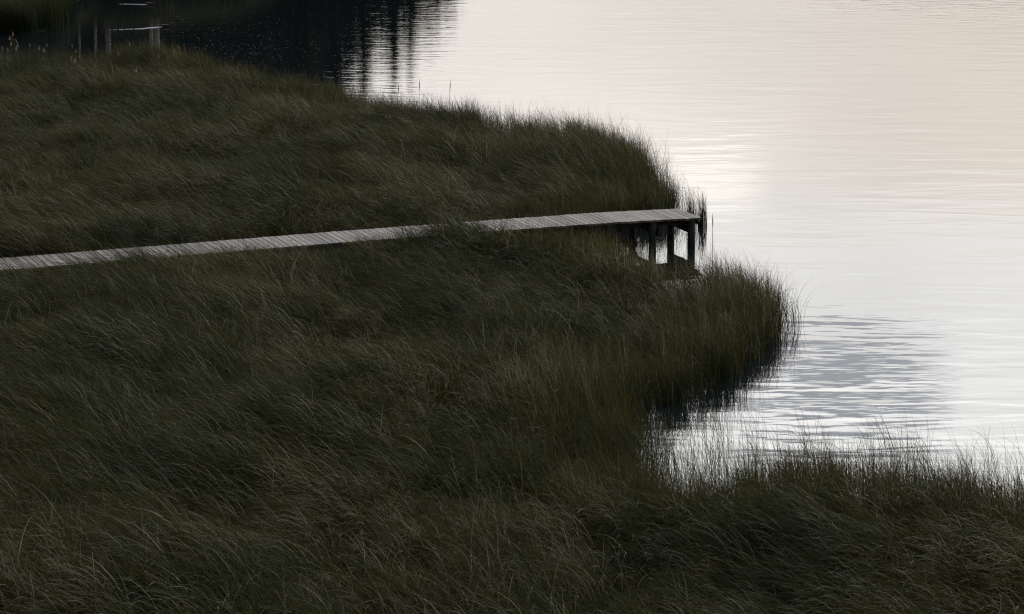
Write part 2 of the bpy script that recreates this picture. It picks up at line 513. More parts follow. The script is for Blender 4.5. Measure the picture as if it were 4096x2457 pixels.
for i, st in enumerate(stations):
    zt = deck_z(st) - BT
    for side in (0, 1):
        t = 0.14 if side == 0 else DW - 0.16
        r = 0.082 if i < 2 else 0.07
        mb = MB()
        lean = rnd.uniform(-0.01, 0.01)
        # the log stands in front of / behind the stringer and stops under the boards
        tt = t - 0.10 if side == 0 else t + 0.10
        tt = 0.075 if side == 0 else DW - 0.085
        mb.tube([(st + lean, tt, -0.9), (st, tt, 0.0), (st - lean * 0.5, tt, 0.3), (st, tt, zt - 0.01)], [r * 1.04, r * 1.02, r, r * 0.97], 20)
        mb.build('post', M_POST, bw, smooth=False).data.polygons.foreach_set('use_smooth', [True] * (20 * 3) + [False] * 2)
    mb = MB()
    zb = zt - 0.15 - 0.165
    if i == 0: mb.box((st - 0.025, 0.13, zb), (0.05, 0, 0), (0, DW - 0.26, 0), (0, 0, 0.155))
    else: mb.box((st + r + 0.003, -0.03, zb), (0.05, 0, 0), (0, DW - 0.02, 0), (0, 0, 0.155))
    mb.build('crossbeam', M_BEAM, bw)
mb = MB()   # slanting brace between the second and third pair
a0 = Vector((-1.42, 0.30, 0.10)); a1 = Vector((-2.36, 0.30, 0.42))
d = (a1 - a0); nrm = Vector((-d.z, 0, d.x)).normalized() * 0.13
mb.box(a0 - nrm * 0.5, d, (0, 0.04, 0), nrm)
mb.build('brace', M_BEAM, bw)
mb = MB(); mb.box((-0.095, 0.03, deck_z(0) - BT - 0.108), (0.042, 0, 0), (0, DW - 0.06, 0), (0, 0, 0.105))
mb.build('end_board', M_BEAM, bw)

# ------------------------------------------------------------------ grass tufts (sources for the meadow)
SRC = bpy.data.collections.new('grass_sources')
SEG = 6
def tuft(kind, nb, seed):
    r = np.random.RandomState(seed)
    V = []; F = []; T = []; A = []
    tuft_t = r.rand()
    for b in range(nb):
        if kind == 'lying':
            ln = r.uniform(0.65, 1.3); phi0 = r.uniform(0.25, 0.9); bend = r.uniform(0.9, 1.8); az = r.normal(0, 0.38); rad = 0.15; w = r.uniform(0.007, 0.013)
        elif kind == 'mixed':
            ln = r.uniform(0.5, 0.95); phi0 = r.uniform(0.0, 0.5); bend = r.uniform(0.8, 2.4); az = r.normal(0, 1.0); rad = 0.2; w = r.uniform(0.006, 0.011)
        elif kind == 'upright':
            ln = r.uniform(0.6, 1.1); phi0 = r.uniform(0.0, 0.22); bend = r.choice([r.uniform(0.1, 0.7), r.uniform(0.8, 2.2)]); az = r.normal(0, 1.2); rad = 0.20; w = r.uniform(0.005, 0.009)
        elif kind == 'accent':      # single long dry blades arching over the rest
            ln = r.uniform(0.55, 1.1); phi0 = r.uniform(0.1, 0.6); bend = r.uniform(1.3, 2.6); az = r.normal(0, 0.9); rad = 0.3; w = r.uniform(0.010, 0.016)
        else:                       # sparse stalks standing in water
            ln = r.uniform(0.65, 1.25); phi0 = abs(r.normal(0.10, 0.12)); bend = r.choice([r.uniform(0.1, 0.6), r.uniform(0.8, 2.4)]); az = r.normal(0, 0.9); rad = 0.22; w = r.uniform(0.004, 0.0065)
        # straight lower stem, the curve comes in the upper half
        pw = r.uniform(1.2, 2.4)
        ra = rad * math.sqrt(r.rand()); ph = r.uniform(0, 2 * math.pi)
        p = np.array([ra * math.cos(ph), ra * math.sin(ph), -0.03])
        roll = r.uniform(0, math.pi)
        base = len(V)
        tv = np.clip(0.40 + (tuft_t - 0.5) * 0.5 + r.normal(0, 0.22), 0, 0.92)
        if r.rand() < 0.05: tv = r.uniform(0.88, 1.2)
        if kind == 'accent': tv = r.choice([r.uniform(0.6, 0.9), r.uniform(0.85, 1.25)])
        wig = r.uniform(-0.25, 0.25)
        for i in range(SEG + 1):
            t = i / SEG
            phi = min(phi0 + bend * t ** pw, 2.7)
            aa = az + wig * t
            d = np.array([math.sin(phi) * math.cos(aa), math.sin(phi) * math.sin(aa), math.cos(phi)])
            s1 = np.array([-math.sin(aa), math.cos(aa), 0.0]); s2 = np.cross(d, s1)
            sd = s1 * math.cos(roll) + s2 * math.sin(roll)
            ww = w * (1.0 if t < 0.5 else 1 - 0.8 * (t - 0.5) / 0.5) / 2
            V += [p - sd * ww, p + sd * ww]; T += [tv, tv]; A += [t, t]
            p = p + d * ln / SEG
        for i in range(SEG):
            F.append((base + 2*i, base + 2*i + 1, base + 2*i + 3, base + 2*i + 2))
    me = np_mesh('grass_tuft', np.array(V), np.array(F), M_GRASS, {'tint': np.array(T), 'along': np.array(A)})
    return me
kinds = [('lying', 34, 8), ('mixed', 30, 8), ('upright', 30, 8), ('sparse', 10, 8), ('accent', 3, 8)]
idx0 = {}; c = 0
for kn, nb, nv in kinds:
    idx0[kn] = (c, nv)
    for v in range(nv):
        o = bpy.data.objects.new('tuft_%02d' % c, tuft(kn, nb, 100 + c)); SRC.objects.link(o); c += 1

def scatter(name, pts, rot, scl, idx, label, cat='grass'):
    me = bpy.data.meshes.new(name)
    me.vertices.add(len(pts)); me.vertices.foreach_set('co', pts.astype(np.float32).ravel())
    for nme, ty, arr in (('rot', 'FLOAT_VECTOR', rot), ('scl', 'FLOAT_VECTOR', scl)):
        a = me.attributes.new(nme, ty, 'POINT'); a.data.foreach_set('vector', arr.astype(np.float32).ravel())
    a = me.attributes.new('pick', 'INT', 'POINT'); a.data.foreach_set('value', idx.astype(np.int32))
    me.update()
    o = bpy.data.objects.new(name, me); COL.objects.link(o)
    tag(o, label, cat, kind='stuff')
    ng = bpy.data.node_groups.new('scatter_' + name, 'GeometryNodeTree')
    ng.interface.new_socket('Geometry', in_out='INPUT', socket_type='NodeSocketGeometry')
    ng.interface.new_socket('Geometry', in_out='OUTPUT', socket_type='NodeSocketGeometry')
    gi = ng.nodes.new('NodeGroupInput'); go = ng.nodes.new('NodeGroupOutput')
    ip = ng.nodes.new('GeometryNodeInstanceOnPoints')
    ci = ng.nodes.new('GeometryNodeCollectionInfo'); ci.inputs['Collection'].default_value = SRC
    ci.inputs['Separate Children'].default_value = True; ci.inputs['Reset Children'].default_value = True
    def na(nm, dt):
        n = ng.nodes.new('GeometryNodeInputNamedAttribute'); n.data_type = dt; n.inputs['Name'].default_value = nm
        return n.outputs['Attribute']
    er = ng.nodes.new('FunctionNodeEulerToRotation')
    ng.links.new(na('rot', 'FLOAT_VECTOR'), er.inputs[0])
    ng.links.new(gi.outputs[0], ip.inputs['Points'])
    ng.links.new(ci.outputs[0], ip.inputs['Instance'])
    ip.inputs['Pick Instance'].default_value = True
    ng.links.new(na('pick', 'INT'), ip.inputs['Instance Index'])
    ng.links.new(er.outputs[0], ip.inputs['Rotation'])
    ng.links.new(na('scl', 'FLOAT_VECTOR'), ip.inputs['Scale'])
    ng.links.new(ip.outputs[0], go.inputs[0])
    md = o.modifiers.new('scatter', 'NODES'); md.node_group = ng
    return o

def frustum_keep(P, mpx=1000):
    u, v = [], []
    f = P[:, 1] * CP + CAM_H * SP
    px = 2048 + FPX * P[:, 0] / f
    py = 1228.5 - FPX * (P[:, 1] * SP - CAM_H * CP) / f
    return (px > -mpx) & (px < 4096 + mpx) & (py > -200) & (py < 2457 + 1000)

def lean_field(P):
    x, y = P[:, 0], P[:, 1]
    a = math.pi + 0.25 + (fbm(x / 5.0 + 9, y / 7.0 + 2) - 0.5) * 3.2 + (vnoise(x / 1.7 + 40, y / 2.1 + 7) - 0.5) * 1.1
    return a

def cloud(dens, cell=1.0):
    xs = np.arange(-22, 22, cell); 
    n = int(0.95 * 56 * 113 * dens)
    P = np.column_stack([rs.uniform(-28, 28, n), rs.uniform(25, 138, n)])
    return P[frustum_keep(P)]

# ---- dense meadow
P = cloud(21.0)
Zg, D = ground_z(P)
dm = seg_dist(P, MAIN)
s_, t_ = deck_local(P)
keep = D > -0.05
under = (s_ < 0.15) & (t_ > -0.10) & (t_ < DW + 0.25)
keep &= ~under
# thin strip beside the boardwalk is sparser
near_side = (s_ < 0.15) & (t_ > -0.5) & (t_ <= -0.10) & (np.abs(s_ + 6.2) > 2.0)
keep &= ~(near_side & (rs.rand(len(P)) < 0.35))
P, Zg, D, s_, t_ = P[keep], Zg[keep], D[keep], s_[keep], t_[keep]
combed = fbm(P[:, 0] / 4.0 + 20, P[:, 1] / 6.0 + 11)
edge = np.clip(1 - D / 2.2, 0, 1)                      # 1 at the waterline
r = rs.rand(len(P))
kind = np.where(r < edge * 0.9, 2, np.where(rs.rand(len(P)) < np.clip((combed - 0.40) * 5, 0.05, 0.9), 0, 1))
# the long tongue of land in the middle is less combed
idx = kind * 8 + rs.randint(0, 8, len(P))
kind = np.where((seg_dist(P, FARL) > -0.2) & (P[:, 0] > -19), 2, kind)
idx = kind * 8 + rs.randint(0, 8, len(P))
rz = lean_field(P) + rs.normal(0, 0.25, len(P)) * np.where(kind == 0, 1, 2)
tall = 0.55 + 0.72 * fbm(P[:, 0] / 1.7 + 5, P[:, 1] / 2.6 + 50)
tall *= np.where(kind == 2, 1.05, 1.0) * rs.uniform(0.88, 1.12, len(P))
# keep the grass low right beside the boardwalk on the near side, except where the drift leans over it
drift = np.exp(-((s_ + 6.2) / 1.7) ** 2) * (0.75 + 0.5 * vnoise(P[:, 0] * 1.6, P[:, 1] * 1.6))
side = np.exp(-(np.clip(-t_, 0, 9) / 1.3) ** 2) * (s_ < 0.3) * (t_ < 0)
tall *= 1 - side * (0.36 - 0.66 * drift)
rz0 = math.atan2(UX.y, UX.x) + math.pi / 2
rz = np.where((drift * side > 0.4), rz0 + 0.5 + rs.normal(0, 0.5, len(P)), rz)
fars = np.exp(-(np.clip(t_ - DW, 0, 9) / 1.2) ** 2) * (s_ < 0.3) * (t_ > DW)
tall *= 1 - fars * 0.35
scl = np.column_stack([tall, tall, tall])
rot = np.column_stack([rs.normal(0, 0.06, len(P)), rs.normal(0, 0.06, len(P)), rz])
acc = rs.rand(len(P)) < 0.06
idx = np.where(acc & (edge < 0.8), 4 * 8 + rs.randint(0, 8, len(P)), idx)
inF0 = seg_dist(P, FARL) > -0.2
tall2 = np.where(inF0, np.where(P[:, 0] > -17.5, 2.1, 1.25), 1.0)
scl[:, 2] *= tall2; scl[:, :2] *= np.sqrt(tall2)[:, None]
pts = np.column_stack([P, Zg])
behind = t_ > DW / 2
inF = seg_dist(P, FARL) > -0.2
vx = (P[:, 1] < 47.5) & (P[:, 0] > 3.6)
# where the cove bites in, the bank on the right is its own stretch
bank = (~behind) & (~inF) & (P[:, 0] > 3.9 + (47.0 - P[:, 1]) * -0.12) & (P[:, 1] < 47.0)
for nm, msk, lb in (('grass', (~behind) & (~bank) & ~inF, 'dense dark green and brown sedge meadow in front of the boardwalk'),
                    ('grass', bank, 'dense arching sedge on the bank at the right below the cove'),
                    ('grass', behind & ~inF, 'dense windswept sedge on the peninsula behind the boardwalk'),
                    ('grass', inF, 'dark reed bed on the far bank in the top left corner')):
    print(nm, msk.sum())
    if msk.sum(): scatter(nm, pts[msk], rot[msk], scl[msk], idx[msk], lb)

# ---- stalks standing in the shallow water in front of the banks
P = cloud(22.0)
dm = seg_dist(P, MAIN)
s_, t_ = deck_local(P)
# width of the fringe: wider along the lower right bank and round the far point
wd = np.where((P[:, 1] < 45.8) & (P[:, 0] > -4.0), 1.15, 0.22)
wd = np.where(P[:, 1] > 64, 0.32, wd)
keep = (dm < 0.02) & (rs.rand(len(P)) < np.exp(dm / wd)) & (dm > -2.6 * wd)
keep |= (dm >= 0.02) & (dm < 0.9) & (rs.rand(len(P)) < 0.14)     # taller wisps standing out of the bank
keep &= ~((s_ < 0.2) & (t_ > -0.1) & (t_ < DW + 0.2)) 
P = P[keep]
dq = seg_dist(P, MAIN)
kind = np.where((dq < 0.02) & (rs.rand(len(P)) < np.exp(dq / 0.25) * 0.7), 2, 3)
idx = kind * 8 + rs.randint(0, 8, len(P))
rz = math.pi + 0.2 + rs.normal(0, 0.5, len(P))
tall = rs.uniform(0.75, 1.1, len(P)) * np.where(seg_dist(P, MAIN) > 0.02, 1.15, 1.0)
print('fringe', len(P))
scatter('shore_sedge', np.column_stack([P, np.full(len(P), -0.02)]), np.column_stack([rs.normal(0, 0.05, len(P)), rs.normal(0, 0.05, len(P)), rz]),
        np.column_stack([tall] * 3), idx, 'thin sedge stalks standing in the shallow water along the banks', 'sedge')

# ------------------------------------------------------------------ single stems, sedge clump, reeds
def stem_curve(base, h, lean, az, n=8, pw=2.2):
    pts = []; p = Vector(base)
    for i in range(n + 1):
        t = i / n; phi = lean * t ** pw
        pts.append(p.copy())
        p = p + Vector((math.sin(phi) * math.cos(az), math.sin(phi) * math.sin(az), math.cos(phi))) * h / n
    return pts
def tall_stem(px, py, h, lean, az, label, z=0.0):
    b = at(px * K, py * K, z)
    e = empty('grass_stem', b); tag(e, label, 'grass stem')
    pts = stem_curve((0, 0, -0.05), h, lean, az)
    mb = MB(); mb.tube(pts, [0.006] * 6 + [0.004, 0.003, 0.002], 5); mb.build('stem', M_DARKSTEM, e)
    mb = MB()
    top = Vector(pts[-1])
    mb.tube([Vector(pts[-3]), Vector(pts[-2]) + Vector((0.004, 0, 0)), top + Vector((0, 0, 0.02))], [0.006, 0.013, 0.002], 6)
    mb.build('seed_head', M_DARKSTEM, e)
    mb = MB()
    lv = stem_curve(Vector(pts[3]), h * 0.35, 1.3, az + 2.4, 6, 1.3); mb.ribbon(lv, 0.008, (0, 1, 0.3)); mb.build('leaf', M_DARKSTEM, e)
tall_stem(1013, 300, 1.35, 0.05, 0, 'left of the two tall dark stems above the far shore grass', 0.1)
tall_stem(1086, 312, 1.45, 0.1, 0.5, 'tallest dark stem on the far shore, with a forked seed head', 0.1)
tall_stem(1721, 640, 1.15, 0.04, 3.0, 'lone straight dark stem in the water to the right of the boardwalk end')
tall_stem(960, 296, 1.15, 0.2, 0.3, 'short dark stem at the far shore, farthest left of three', 0.1)

def clump(px, py, n, hmin, hmax, rad, label, seed):
    r = random.Random(seed)
    b = at(px * K, py * K, 0)
    e = empty('sedge_clump', b); tag(e, label, 'sedge clump')
    mb = MB(); T = []; A = []
    for i in range(n):
        h = r.uniform(hmin, hmax); az = r.gauss(math.pi, 0.9); ln = abs(r.gauss(0.15, 0.25)) + (r.random() < 0.25) * r.uniform(0.5, 1.4)
        a_ = r.uniform(0, 6.28); rr = rad * math.sqrt(r.random())
        pts = stem_curve((rr * math.cos(a_) * 1.2, rr * math.sin(a_), -0.05), h, ln, az, 7)
        k0 = len(mb.v); mb.ribbon(pts, 0.009, (math.cos(a_), math.sin(a_), 0.2))
        tv = min(0.9, max(0, r.gauss(0.2, 0.15)))
        m_ = len(mb.v) - k0; T += [tv] * m_; A += [q // 2 / 7 for q in range(m_)]
    o = mb.build('stalks', M_GRASS, e)
    for nme, arr in (('tint', T), ('along', A)):
        a = o.data.attributes.new(nme, 'FLOAT', 'POINT'); a.data.foreach_set('value', arr)
    # a few bent and broken stalks at the foot
    mb = MB()
    for i in range(1):
        a_ = r.uniform(0, 6.28)
        mb.ribbon(stem_curve((rad * math.cos(a_), rad * math.sin(a_), 0.0), r.uniform(0.3, 0.5), 2.4, a_, 6, 0.8), 0.007, (0, 1, 0.2))
    mb.build('bent_stalk', M_DARKSTEM, e)
clump(1684, 546, 210, 0.45, 0.98, 0.2, 'dark clump of sedge in the water just behind the boardwalk end', 3)
clump(1652, 540, 50, 0.3, 0.65, 0.25, 'small thin sedge clump behind the corner of the boardwalk end', 5)

reeds = [ # plume top in native px, height m, label
    (52, 128, 'tallest pale reed plume at the far left, highest above the dark water'),
    (40, 145, 'small pale reed plume just left of the tallest one at the far left'),
    (62, 156, 'pale reed plume directly below the tallest one at the far left'),
    (46, 168, 'thin reed plume on the left side of the far left reed cluster'),
    (71, 172, 'reed plume on the right side of the far left reed cluster'),
    (66, 184, 'drooping reed plume low in the far left reed cluster'),
    (28, 192, 'short reed plume near the left edge, below the far left cluster'),
    (6, 186, 'reed plume cut by the left edge of the view'),
    (116, 174, 'single slim reed plume between the far left cluster and the leaning plume'),
    (156, 184, 'small reed plume leaning left beside the fattest plume'),
    (184, 174, 'fattest pale reed plume standing above the far bank'),
    (176, 192, 'reed plume hanging just below the fattest one'),
    (286, 176, 'slim reed plume above the left grass hummock'),
    (300, 196, 'reed plume on the left flank of the left grass hummock'),
    (282, 226, 'low reed plume in front of the left grass hummock'),
    (302, 236, 'lowest reed plume in front of the left grass hummock'),
    (315, 222, 'broad reed plume right of the lowest plumes on the left hummock'),
    (519, 170, 'single reed plume on top of the middle grass hummock'),
    (470, 208, 'pale reed plume half sunk in the middle grass hummock'),
    (711, 182, 'high reed plume at the right end of the hummocks, below the swimming duck'),
    (717, 204, 'second reed plume right under the high one at the right end of the hummocks'),
    (632, 218, 'short reed plume between the middle hummock and the high right plume'),
    (547, 272, 'pale reed plume in the grass slope in front of the hummocks'),
]
for i, (px, py, lb) in enumerate(reeds):
    r = random.Random(40 + i)
    h = r.uniform(1.15, 1.35)
    zt = h + 0.1
    tp = Vector(at(px, py, zt)); b = Vector((tp.x + r.uniform(-0.05, 0.08), tp.y, 0.1))
    e = empty('reed', b); tag(e, lb, 'reed', 'pale reeds along the far bank')
    off = tp - b
    pts = [Vector((0, 0, -0.1)), off * 0.35 + Vector((0.01, 0, 0)), off * 0.7, off - Vector((-0.02, 0, 0.14))]
    mb = MB(); mb.tube(pts, [0.006, 0.005, 0.004, 0.003], 5); mb.build('stem', M_STEM, e)
    mb = MB(); side = r.choice((-1, 1, 1))
    fat = r.uniform(0.8, 1.3)
    for q in range(70):
        t = r.random(); p0 = pts[-1] + (off - pts[-1]) * t * 1.05
        a_ = r.uniform(0, 6.28); ln = (0.075 * (1 - t) + 0.02) * fat
        dr = Vector((math.cos(a_) * 0.5 + 0.35 * side, math.sin(a_) * 0.5, 0.35))
        mb.ribbon([p0, p0 + dr * ln * 0.6, p0 + dr * ln + Vector((0, 0, -0.02))], 0.013, (math.sin(a_), -math.cos(a_), 0.4))
    mb.build('plume', M_PLUME, e)
    for q in range(2):
        mb = MB(); st = pts[1] + (pts[2] - pts[1]) * r.random()
        mb.ribbon(stem_curve(st, 0.4, 1.6, r.uniform(0, 6.28), 6, 1.1), 0.014, (0.3, 1, 0.2)); mb.build('leaf', M_STEM, e)

# ------------------------------------------------------------------ ducks and their wakes
def duck(px, py, rz, label, head_up):
    b = Vector(at(px, py, 0.0))
    e = empty('duck', b, rz); tag(e, label, 'duck', 'ducks swimming on the dark water')
    hz = 0.20 if head_up else 0.13
    path = [((-0.24, 0, 0.10), 0.008, 0.004), ((-0.20, 0, 0.085), 0.035, 0.018), ((-0.13, 0, 0.055), 0.075, 0.05), ((-0.04, 0, 0.035), 0.095, 0.072),
            ((0.06, 0, 0.035), 0.088, 0.068), ((0.13, 0, 0.055), 0.06, 0.055), ((0.165, 0, 0.09), 0.034, 0.036), ((0.18, 0, 0.5*hz+0.06), 0.027, 0.028),
            ((0.19, 0, hz), 0.033, 0.033), ((0.215, 0, hz + 0.02), 0.034, 0.032), ((0.24, 0, hz + 0.012), 0.022, 0.02), ((0.25, 0, hz + 0.008), 0.008, 0.008)]
    vs = []; fs = []; n = 14
    for i, (c_, ry, rz_) in enumerate(path):
        c_ = Vector(c_); p0 = Vector(path[max(i-1, 0)][0]); p1 = Vector(path[min(i+1, len(path)-1)][0])
        t = (p1 - p0).normalized(); up = Vector((-t.z, 0, t.x))
        for k_ in range(n):
            a_ = 2 * math.pi * k_ / n
            vs.append(c_ + Vector((0, 1, 0)) * math.cos(a_) * ry + up * math.sin(a_) * rz_)
    for i in range(len(path) - 1):
        for k_ in range(n):
            k2 = (k_ + 1) % n; fs.append((i*n + k_, i*n + k2, (i+1)*n + k2, (i+1)*n + k_))
    fs += [tuple(range(n))[::-1], tuple((len(path)-1)*n + k_ for k_ in range(n))]
    o = new_obj('body', vs, fs, M_DUCK, e, True)
    o.data.materials.append(M_DUCKHEAD)
    for f_ in o.data.polygons:
        if f_.center.x > 0.16 and f_.center.z > 0.09: f_.material_index = 1
    mb = MB(); mb.tube([(0.235, 0, hz + 0.008), (0.265, 0, hz + 0.002), (0.295, 0, hz)], [0.014, 0.013, 0.010], 8, flat=0.5)
    mb.build('bill', M_BILL, e, True)
    for sd in (-1, 1):
        mb = MB(); mb.tube([(0.09, sd*0.075, 0.06), (0.0, sd*0.092, 0.07), (-0.12, sd*0.066, 0.085), (-0.21, sd*0.02, 0.105)], [0.02, 0.045, 0.035, 0.006], 10, flat=0.45)
        mb.build('wing', M_WING, e, True)
    return b
M_WAKE_GLINT = simple('stirred water', (0.75, 0.78, 0.80), 0.25, 0.8)  # bright sky mirrored in the wake, put in as a pale base colour
def wake(pts, wmax, seed):
    """a low broken ridge of stirred water trailing behind"""
    r = random.Random(seed); mb = MB()
    P_ = [Vector(at(a, b, 0.0)) for a, b in pts]
    n = 60
    for i in range(n):
        t = i / n
        if t > 0.55 and r.random() < (t - 0.5) * 1.5: continue
        f = t * (len(P_) - 1); k_ = int(f); p0 = P_[k_].lerp(P_[k_ + 1], f - k_)
        f2 = (t + 1.15 / n) * (len(P_) - 1); k_ = min(int(f2), len(P_) - 2); p1 = P_[k_].lerp(P_[k_ + 1], min(f2 - k_, 1))
        w = wmax * (1 - 0.75 * t) * r.uniform(0.7, 1.1)
        y = Vector((0, w, 0)); up = Vector((0, 0, w * 0.16 + 0.004))
        b = len(mb.v)
        mb.v += [p0 - y/2, p1 - y/2, p1 + up, p0 + up, p1 + y/2, p0 + y/2]
        mb.f += [(b, b+1, b+2, b+3), (b+3, b+2, b+4, b+5)]
    for v in mb.v: v.z += 0.003
    o = mb.build('wake', M_WAKE_GLINT); return tag(o, kind='structure')
duck(601, 19, math.pi * 0.03, 'upright dark duck swimming right, the upper one at the top left', True)
wake([(594, 19.5), (560, 18.5), (505, 17), (470, 17)], 0.11, 2)
duck(665, 108, math.pi * 0.02, 'low brown duck swimming right, the lower one near the birch reflection', False)
wake([(655, 108), (600, 112), (560, 116), (500, 118), (430, 121)], 0.12, 3)

# pale specks floating on the still dark water and in the near bay
mb = MB()
def speck(px, py, r_):
    c_ = Vector(at(px, py, 0.004)); b = len(mb.v); n = 6
    for k_ in range(n):
        a_ = 2 * math.pi * k_ / n
        mb.v.append(c_ + Vector((math.cos(a_) * r_, math.sin(a_) * r_ * 1.0, 0)))
    for k_ in range(n): mb.v.append(mb.v[b + k_] * 0.5 + c_ * 0.5 + Vector((0, 0, 0.006)))
    for k_ in range(n):
        k2 = (k_ + 1) % n; mb.f.append((b + k_, b + k2, b + n + k2, b + n + k_))
    mb.f.append(tuple(b + n + k_ for k_ in range(n)))
for i in range(420):
    px = rnd.gauss(1000, 220); py = rnd.gauss(190, 80)
    if 560 < px < 1600 and 10 < py < 200 + (px - 560) * 0.16: speck(px, py, rnd.uniform(0.006, 0.017))
o = mb.build('floating_specks', M_SPECK); tag(o, 'tiny pale specks drifting on the dark water', 'specks', kind='stuff')

# ------------------------------------------------------------------ trees on the far shore (seen as reflections)
def leaf_cloud(centers, n_per, size, r, spread, droop=0.0):
    V = []; F = []
    for c_, rad in centers:
        for q in range(n_per):
            d = np.array([r.gauss(0, 1), r.gauss(0, 1), r.gauss(0, 0.8)]); d *= rad * spread / 2.2
            p = np.array(c_) + d
            a = np.array([r.gauss(0, 1), r.gauss(0, 1), r.gauss(0, 0.6) - droop]); a /= np.linalg.norm(a) + 1e-6
            b = np.cross(a, [r.gauss(0, 1), r.gauss(0, 1), r.gauss(0, 1)]); b /= np.linalg.norm(b) + 1e-6
            s_ = size * r.uniform(0.6, 1.3)
            k_ = len(V); V += [p - a*s_, p + b*s_*0.55, p + a*s_, p - b*s_*0.55]; F.append((k_, k_+1, k_+2, k_+3))
    return V, F
def spruce_meshes(seed, h):
    r = random.Random(seed); mb = MB()
    mb.tube([(0, 0, -0.5), (0.05, 0, h*0.4), (0, 0.03, h*0.98)], [0.2, 0.13, 0.02], 8)
    tr = new_obj('trunk', mb.v, mb.f, M_BARK)
    V = []; F = []
    lv = int(h * 3.2)
    for i in range(lv):
        z = h * (0.10 + 0.90 * i / lv); R = (h * 0.17) * (1 - z / h) ** 0.8 + 0.12
        for k_ in range(9):
            a_ = r.uniform(0, 6.28); rr = R * r.uniform(0.6, 1.15)
            for q in range(5):
                t = (q + 0.6) / 5.0
                p = np.array([math.cos(a_) * rr * t, math.sin(a_) * rr * t, z - 0.25 * rr * t + r.uniform(-0.05, 0.05)])
                d = np.array([math.cos(a_), math.sin(a_), -0.3]); s2 = np.array([-math.sin(a_), math.cos(a_), r.uniform(-0.4, 0.1)])
                L_ = rr * 0.22 + 0.1; W_ = 0.16 + 0.16 * rr * (1 - t)
                k0 = len(V); V += [p - d*L_, p + s2*W_, p + d*L_, p - s2*W_]; F.append((k0, k0+1, k0+2, k0+3))
    cr = new_obj('crown', V, F, M_LEAF_D)
    return tr, cr
def broadleaf_meshes(seed, h, bark, leaf, cb, birch=False):
    r = random.Random(seed); mb = MB(); cents = []
    rb = 0.15 if birch else 0.2
    top = Vector((r.uniform(-0.5, 0.5), r.uniform(-0.3, 0.3), h * 0.93))
    pts = [Vector((0, 0, -0.5)), top * 0.3 + Vector((r.uniform(-0.1, 0.1), 0, 0)), top * 0.6, top]
    mb.tube(pts, [rb, rb*0.9, rb*0.5, 0.03], 9)
    for i in range(16):
        t = r.uniform(cb, 0.95); p = top * t; a_ = r.uniform(0, 6.28); ln = h * 0.2 * (1.15 - t) + 0.5
        e = p + Vector((math.cos(a_) * ln, math.sin(a_) * ln, ln * 0.6))
        mb.tube([p, p.lerp(e, 0.5) + Vector((0, 0, -0.1)), e], [0.05, 0.03, 0.01], 5)
        cents += [(tuple(e), ln * 0.55), (tuple(p.lerp(e, 0.6)), ln * 0.45)]
    tr = new_obj('trunk', mb.v, mb.f, bark, None, True)
    V, F = leaf_cloud(cents, 60, 0.13, r, 1.0)
    cr = new_obj('crown', V, F, leaf)
    return tr, cr
def make_tree(name, loc, meshes, label, group, rz=0.0, sc_=1.0):
    e = empty(name, loc, rz); e.scale = (sc_, sc_, sc_); tag(e, label, 'tree', group)
    for m_ in meshes:
        m_.parent = e
    return e
def copy_tree(root, loc, rz, s_, label=None):
    c_ = root.copy(); COL.objects.link(c_); c_.location = loc; c_.rotation_euler = (0, 0, rz); c_.scale = (s_, s_, s_)
    if label: c_['label'] = label
    for ch in [q for q in COL.objects if q.parent == root]:
        d_ = ch.copy(); COL.objects.link(d_); d_.parent = c_
    return c_
def px_az(px, Dd):
    """point at ground distance Dd in the direction of column px (2474 frame)"""
    a_ = math.atan((px * K - 2048) / (FPX * CP + 2378 * SP)); return (math.sin(a_) * Dd, math.cos(a_) * Dd, 0.6)
# birches whose white trunks are mirrored
BG = 'white birches mirrored in the dark water'
b1 = make_tree('birch_tree', px_az(360, 133), broadleaf_meshes(1, 13, M_BIRCH, M_LEAF_L, 0.55, True), 'birch whose broad white trunk is mirrored below the lower duck', BG)
copy_tree(b1, px_az(346, 132), 2.0, 0.6, 'thin birch trunk mirrored just left of the broad one')
copy_tree(b1, px_az(235, 133), 4.0, 0.9, 'birch trunk mirrored between the two left grass hummocks')
copy_tree(b1, px_az(211, 134), 1.0, 0.5, 'faint thin birch mirrored left of the hummock gap')
copy_tree(b1, px_az(165, 134), 5.0, 0.5, 'faintest birch mirrored above the fattest reed plume')
# spruces resolved one by one at the right end of the mirrored wood
SG = 'trees mirrored at the right end of the dark wood'
s1 = make_tree('spruce_tree', px_az(1075, 224), spruce_meshes(2, 12), 'small spruce mirrored as the pale grey right end of the wood', SG, 0, 0.95)
sp = [(1052, 222, 1.0, 'spruce mirrored second from the right end of the wood'), (1030, 218, 1.0, 'spruce mirrored at the bright gap near the right end'),
      (985, 206, 1.14, 'spruce mirrored left of the bright gap in the wood'), (942, 198, 1.16, 'spruce mirrored in the middle of the broken bright water'),
      (921, 200, 0.75, 'short spruce mirrored in the broken bright water'), (868, 190, 1.2, 'tall narrow spruce mirrored as the darkest streak in the bright ripples'),
      (828, 186, 0.9, 'spruce mirrored where the dark wood begins to break up'), (800, 180, 1.3, 'spruce mirrored at the solid dark edge of the wood')]
for px, Dd, s_, lb in sp: copy_tree(s1, px_az(px, Dd), px * 0.7, s_, lb)
for px, Dd, s_, lb in ((1095, 230, 0.72, 'lowest bush-like broadleaf mirrored at the very right end'), (1035, 226, 0.8, 'broadleaf mirrored between two right end spruces'), (960, 210, 0.9, 'thin broadleaf mirrored behind the middle spruce'), (895, 203, 1.0, 'thin broadleaf mirrored right of the darkest streak')):
    copy_tree(b1, px_az(px, Dd), px * 1.3, s_, lb)
